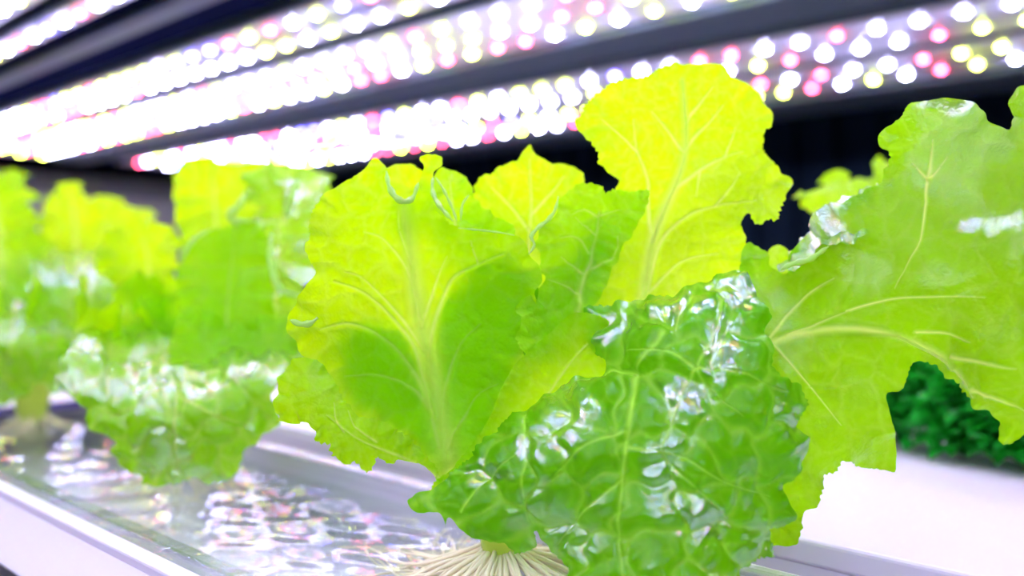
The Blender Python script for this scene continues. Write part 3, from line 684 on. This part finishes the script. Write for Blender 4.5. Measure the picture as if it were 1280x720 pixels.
# ================================================================== grow lights
HZ = CAMZ+0.22
def dome_mesh(mat, r):
    bm = bmesh.new(); rings = []
    for k, (f_, z) in enumerate([(1, 0), (.95, -.35), (.72, -.62), (.36, -.76)]):
        rings.append([bm.verts.new((r*f_*math.cos(a), r*f_*math.sin(a), z*r)) for a in [i*2*math.pi/12 for i in range(12)]])
    for a, b in zip(rings[:-1], rings[1:]):
        for i in range(12): bm.faces.new((a[i], b[i], b[(i+1) % 12], a[(i+1) % 12]))
    bm.faces.new(rings[-1][::-1])
    bmesh.ops.recalc_face_normals(bm, faces=bm.faces)
    me = bpy.data.meshes.new('led_diode'); bm.to_mesh(me); bm.free(); me.materials.append(mat)
    me.polygons.foreach_set('use_smooth', [True]*len(me.polygons))
    return me
LR = {'white': .0040, 'warm': .0038, 'red': .0036, 'blue': .0036}
DM = {k: dome_mesh(LED[k], LR[k]) for k in LED}
PITCH = 0.037
def grow_light(rows, half, label, t0, t1, seed, edge=None, mix=(.50, .28, .18, .04)):
    q0, q1 = rows[0]-half, rows[-1]+half
    o = empty('grow_light', (0, 0, 0), ROWZ)
    tag(o, label, 'grow light', 'LED bars of the grow light')
    row_obj('housing', [(t0-.02,q0-.004,HZ+.003,t1+.02,q1+.004,HZ+.014)], M['alu'], o, .001)
    row_obj('circuit_board', [(t0-.01,q0,HZ+.0005,t1+.01,q1,HZ+.0035)], M['board'], o)
    for tt in (t0-.024, t1+.02):
        row_obj('end_cap', [(tt,q0-.004,HZ-.001,tt+.004,q1+.004,HZ+.014)], M['navy'], o)
    if edge: row_obj('side_rail', [(t0-.02,edge[0],HZ-.004,t1+.02,edge[1],HZ+.010)], M['alu'], o, .0015)
    rg = random.Random(seed); L = []
    n = int(round((t1-t0)/PITCH))
    for j, q in enumerate(rows):
        for i in range(n):
            t = t0+PITCH*(i+0.2+(0.0, 0.05, 0.22, 0.28)[(j+2*(seed == 109)) % 4])
            r = rg.random(); c = 'white' if r < mix[0] else 'warm' if r < mix[0]+mix[1] else 'red' if r < mix[0]+mix[1]+mix[2] else 'blue'
            L.append((t, q, c))
    L.sort(key=lambda a: a[0])
    for t, q, c in L[:100]:
        d = bpy.data.objects.new('led_diode', DM[c]); COL.objects.link(d); d.parent = o; d.location = (t, -q, HZ+.0005)
        d['label'] = {'white': 'white diode', 'warm': 'yellow-green diode', 'red': 'red diode', 'blue': 'blue diode'}[c]
    if len(L) > 100:
        bm = bmesh.new(); mats = list(LED)
        for t, q, c in L[100:]:
            k = len(bm.faces); kv = len(bm.verts)
            bm.from_mesh(DM[c]); bm.verts.ensure_lookup_table(); bm.faces.ensure_lookup_table()
            for v in bm.verts[kv:]: v.co += Vector((t, -q, HZ+.0005))
            for f_ in bm.faces[k:]: f_.material_index = mats.index(c)
        me = bpy.data.meshes.new('far_led_diodes'); bm.to_mesh(me); bm.free()
        for c in mats: me.materials.append(LED[c])
        s_ = bpy.data.objects.new('led_diodes', me); COL.objects.link(s_); s_.parent = o; s_['kind'] = 'stuff'
    return o
grow_light([-.64, -.58, -.52], .028, 'added unseen fill light, three-row LED bar over the far side of the aisle', -.4, 1.0, 112)  # one more fill bar, added to brighten the near trough's face
grow_light([-.40, -.34, -.28], .028, 'added unseen fill light, three-row LED bar over the aisle', -.4, 1.0, 110)  # put in as front light on the trough face and front leaf
grow_light([-.16, -.10, -.04], .028, 'added unseen fill light, three-row LED bar over the camera', -.4, 1.0, 111)  # unseen bar added for front light and glints on the front leaf
grow_light([.06], .014, 'added unseen fill light, single-row LED bar nearest the camera side', -.4, 1.85, 101)  # added out of sight to light the leaves from the front
grow_light([.15], .014, 'added unseen fill light, single-row LED bar just in front of the lettuces', -.4, 1.85, 102)  # second unseen single-row bar, added for front light
grow_light([.256], .012, 'single-row LED bar cutting the very top left corner', -.4, 1.85, 103)
grow_light([.305], .012, 'single-row LED bar second from the top left corner, beside the grey rail', -.4, 1.85, 104)
grow_light([.446], .014, 'single-row LED bar just below the grey rail', -.4, 1.85, 105)
grow_light([.487], .014, 'single-row LED bar between the bar below the grey rail and the wide three-row bar', -.4, 1.85, 106)
grow_light([.552, .594, .636], .018, 'wide LED bar with three rows of diodes and a grey-green side rail', -.0, 1.85, 107, edge=(.662, .735), mix=(.42, .37, .19, .02))
grow_light([.822, .884], .028, 'two-row LED bar behind the tall leaf, upper one of the lowest pair', -.0, 1.85, 108)
grow_light([.975, 1.040], .030, 'two-row LED bar lowest in the view, with a blue-grey side rail', -.0, 1.85, 109, edge=(1.085, 1.20))
rail = row_obj('ceiling_rail', [(-.4,.350,HZ+.002,2.0,.372,HZ+.012)], M['alu'], None, .001)
tag(rail, 'plain grey aluminium rail crossing the dark panel at the top left', 'rail')
rk = empty('shelf_panel', (0, 0, 0), ROWZ)
tag(rk, 'dark navy shelf panel carrying the LED bars over the lettuces', 'shelf')
row_obj('panel', [(-.5,-.7,HZ+.014,1.97,1.30,HZ+.030)], M['navy'], rk)

# ================================================================== room
def struct(name, boxes, mat):
    o = row_obj(name, boxes, mat); o['kind'] = 'structure'; return o
struct('floor', [(-1.5,-1.2,-.05,3.6,2.0,0)], M['floor'])
struct('ceiling', [(-1.5,-1.2,2.4,3.6,2.0,2.45)], M['navy'])
bx = [(-1.5,1.72,0,3.6,1.80,2.4)]
for i in range(60): bx.append((-1.5+i*.085,1.700,0,-1.5+i*.085+.045,1.722,2.4))
struct('wall_back', bx, M['wallb'])
struct('wall_left', [(3.3,-1.2,0,3.38,1.72,2.4)], M['navy'])
struct('wall_right', [(-1.5,-1.2,0,-1.42,1.72,2.4)], M['wallb'])
struct('wall_front', [(-1.42,-1.2,0,3.3,-1.12,2.4)], M['wallb'])
pt = row_obj('partition', [(2.60,-.6,0,2.63,1.69,CAMZ+.262)], M['wallg'])
tag(pt, 'low grey partition at the far end of the troughs, behind the left lettuces', 'partition')

w = bpy.data.worlds.new('room_air'); sc.world = w; w.use_nodes = True
bg = w.node_tree.nodes['Background']; bg.inputs[0].default_value = (0.02, 0.03, 0.07, 1); bg.inputs[1].default_value = 0.3

# ================================================================== camera
cd = bpy.data.cameras.new('camera'); cam = bpy.data.objects.new('camera', cd); COL.objects.link(cam)
cam.location = (0, 0, CAMZ); cam.rotation_euler = (math.radians(90), 0, 0)
cd.sensor_width = 36; cd.lens = F/1280*36; cd.shift_y = (HOR-360)/1280.0
cd.clip_start = 0.01; cd.dof.use_dof = True; cd.dof.focus_distance = 0.318; cd.dof.aperture_fstop = 4.2
sc.camera = cam

for o in bpy.data.objects:
    if '_base' in o: del o['_base']
sc.view_settings.view_transform = 'Standard'; sc.view_settings.look = 'None'
sc.view_settings.gamma = 1; sc.view_settings.use_curve_mapping = False
sc.view_settings.exposure = 0.55
cy = sc.cycles
cy.use_denoising = True; cy.use_light_tree = True
cy.max_bounces = 10; cy.diffuse_bounces = 4; cy.transmission_bounces = 6; cy.transparent_max_bounces = 12
cy.sample_clamp_indirect = 8
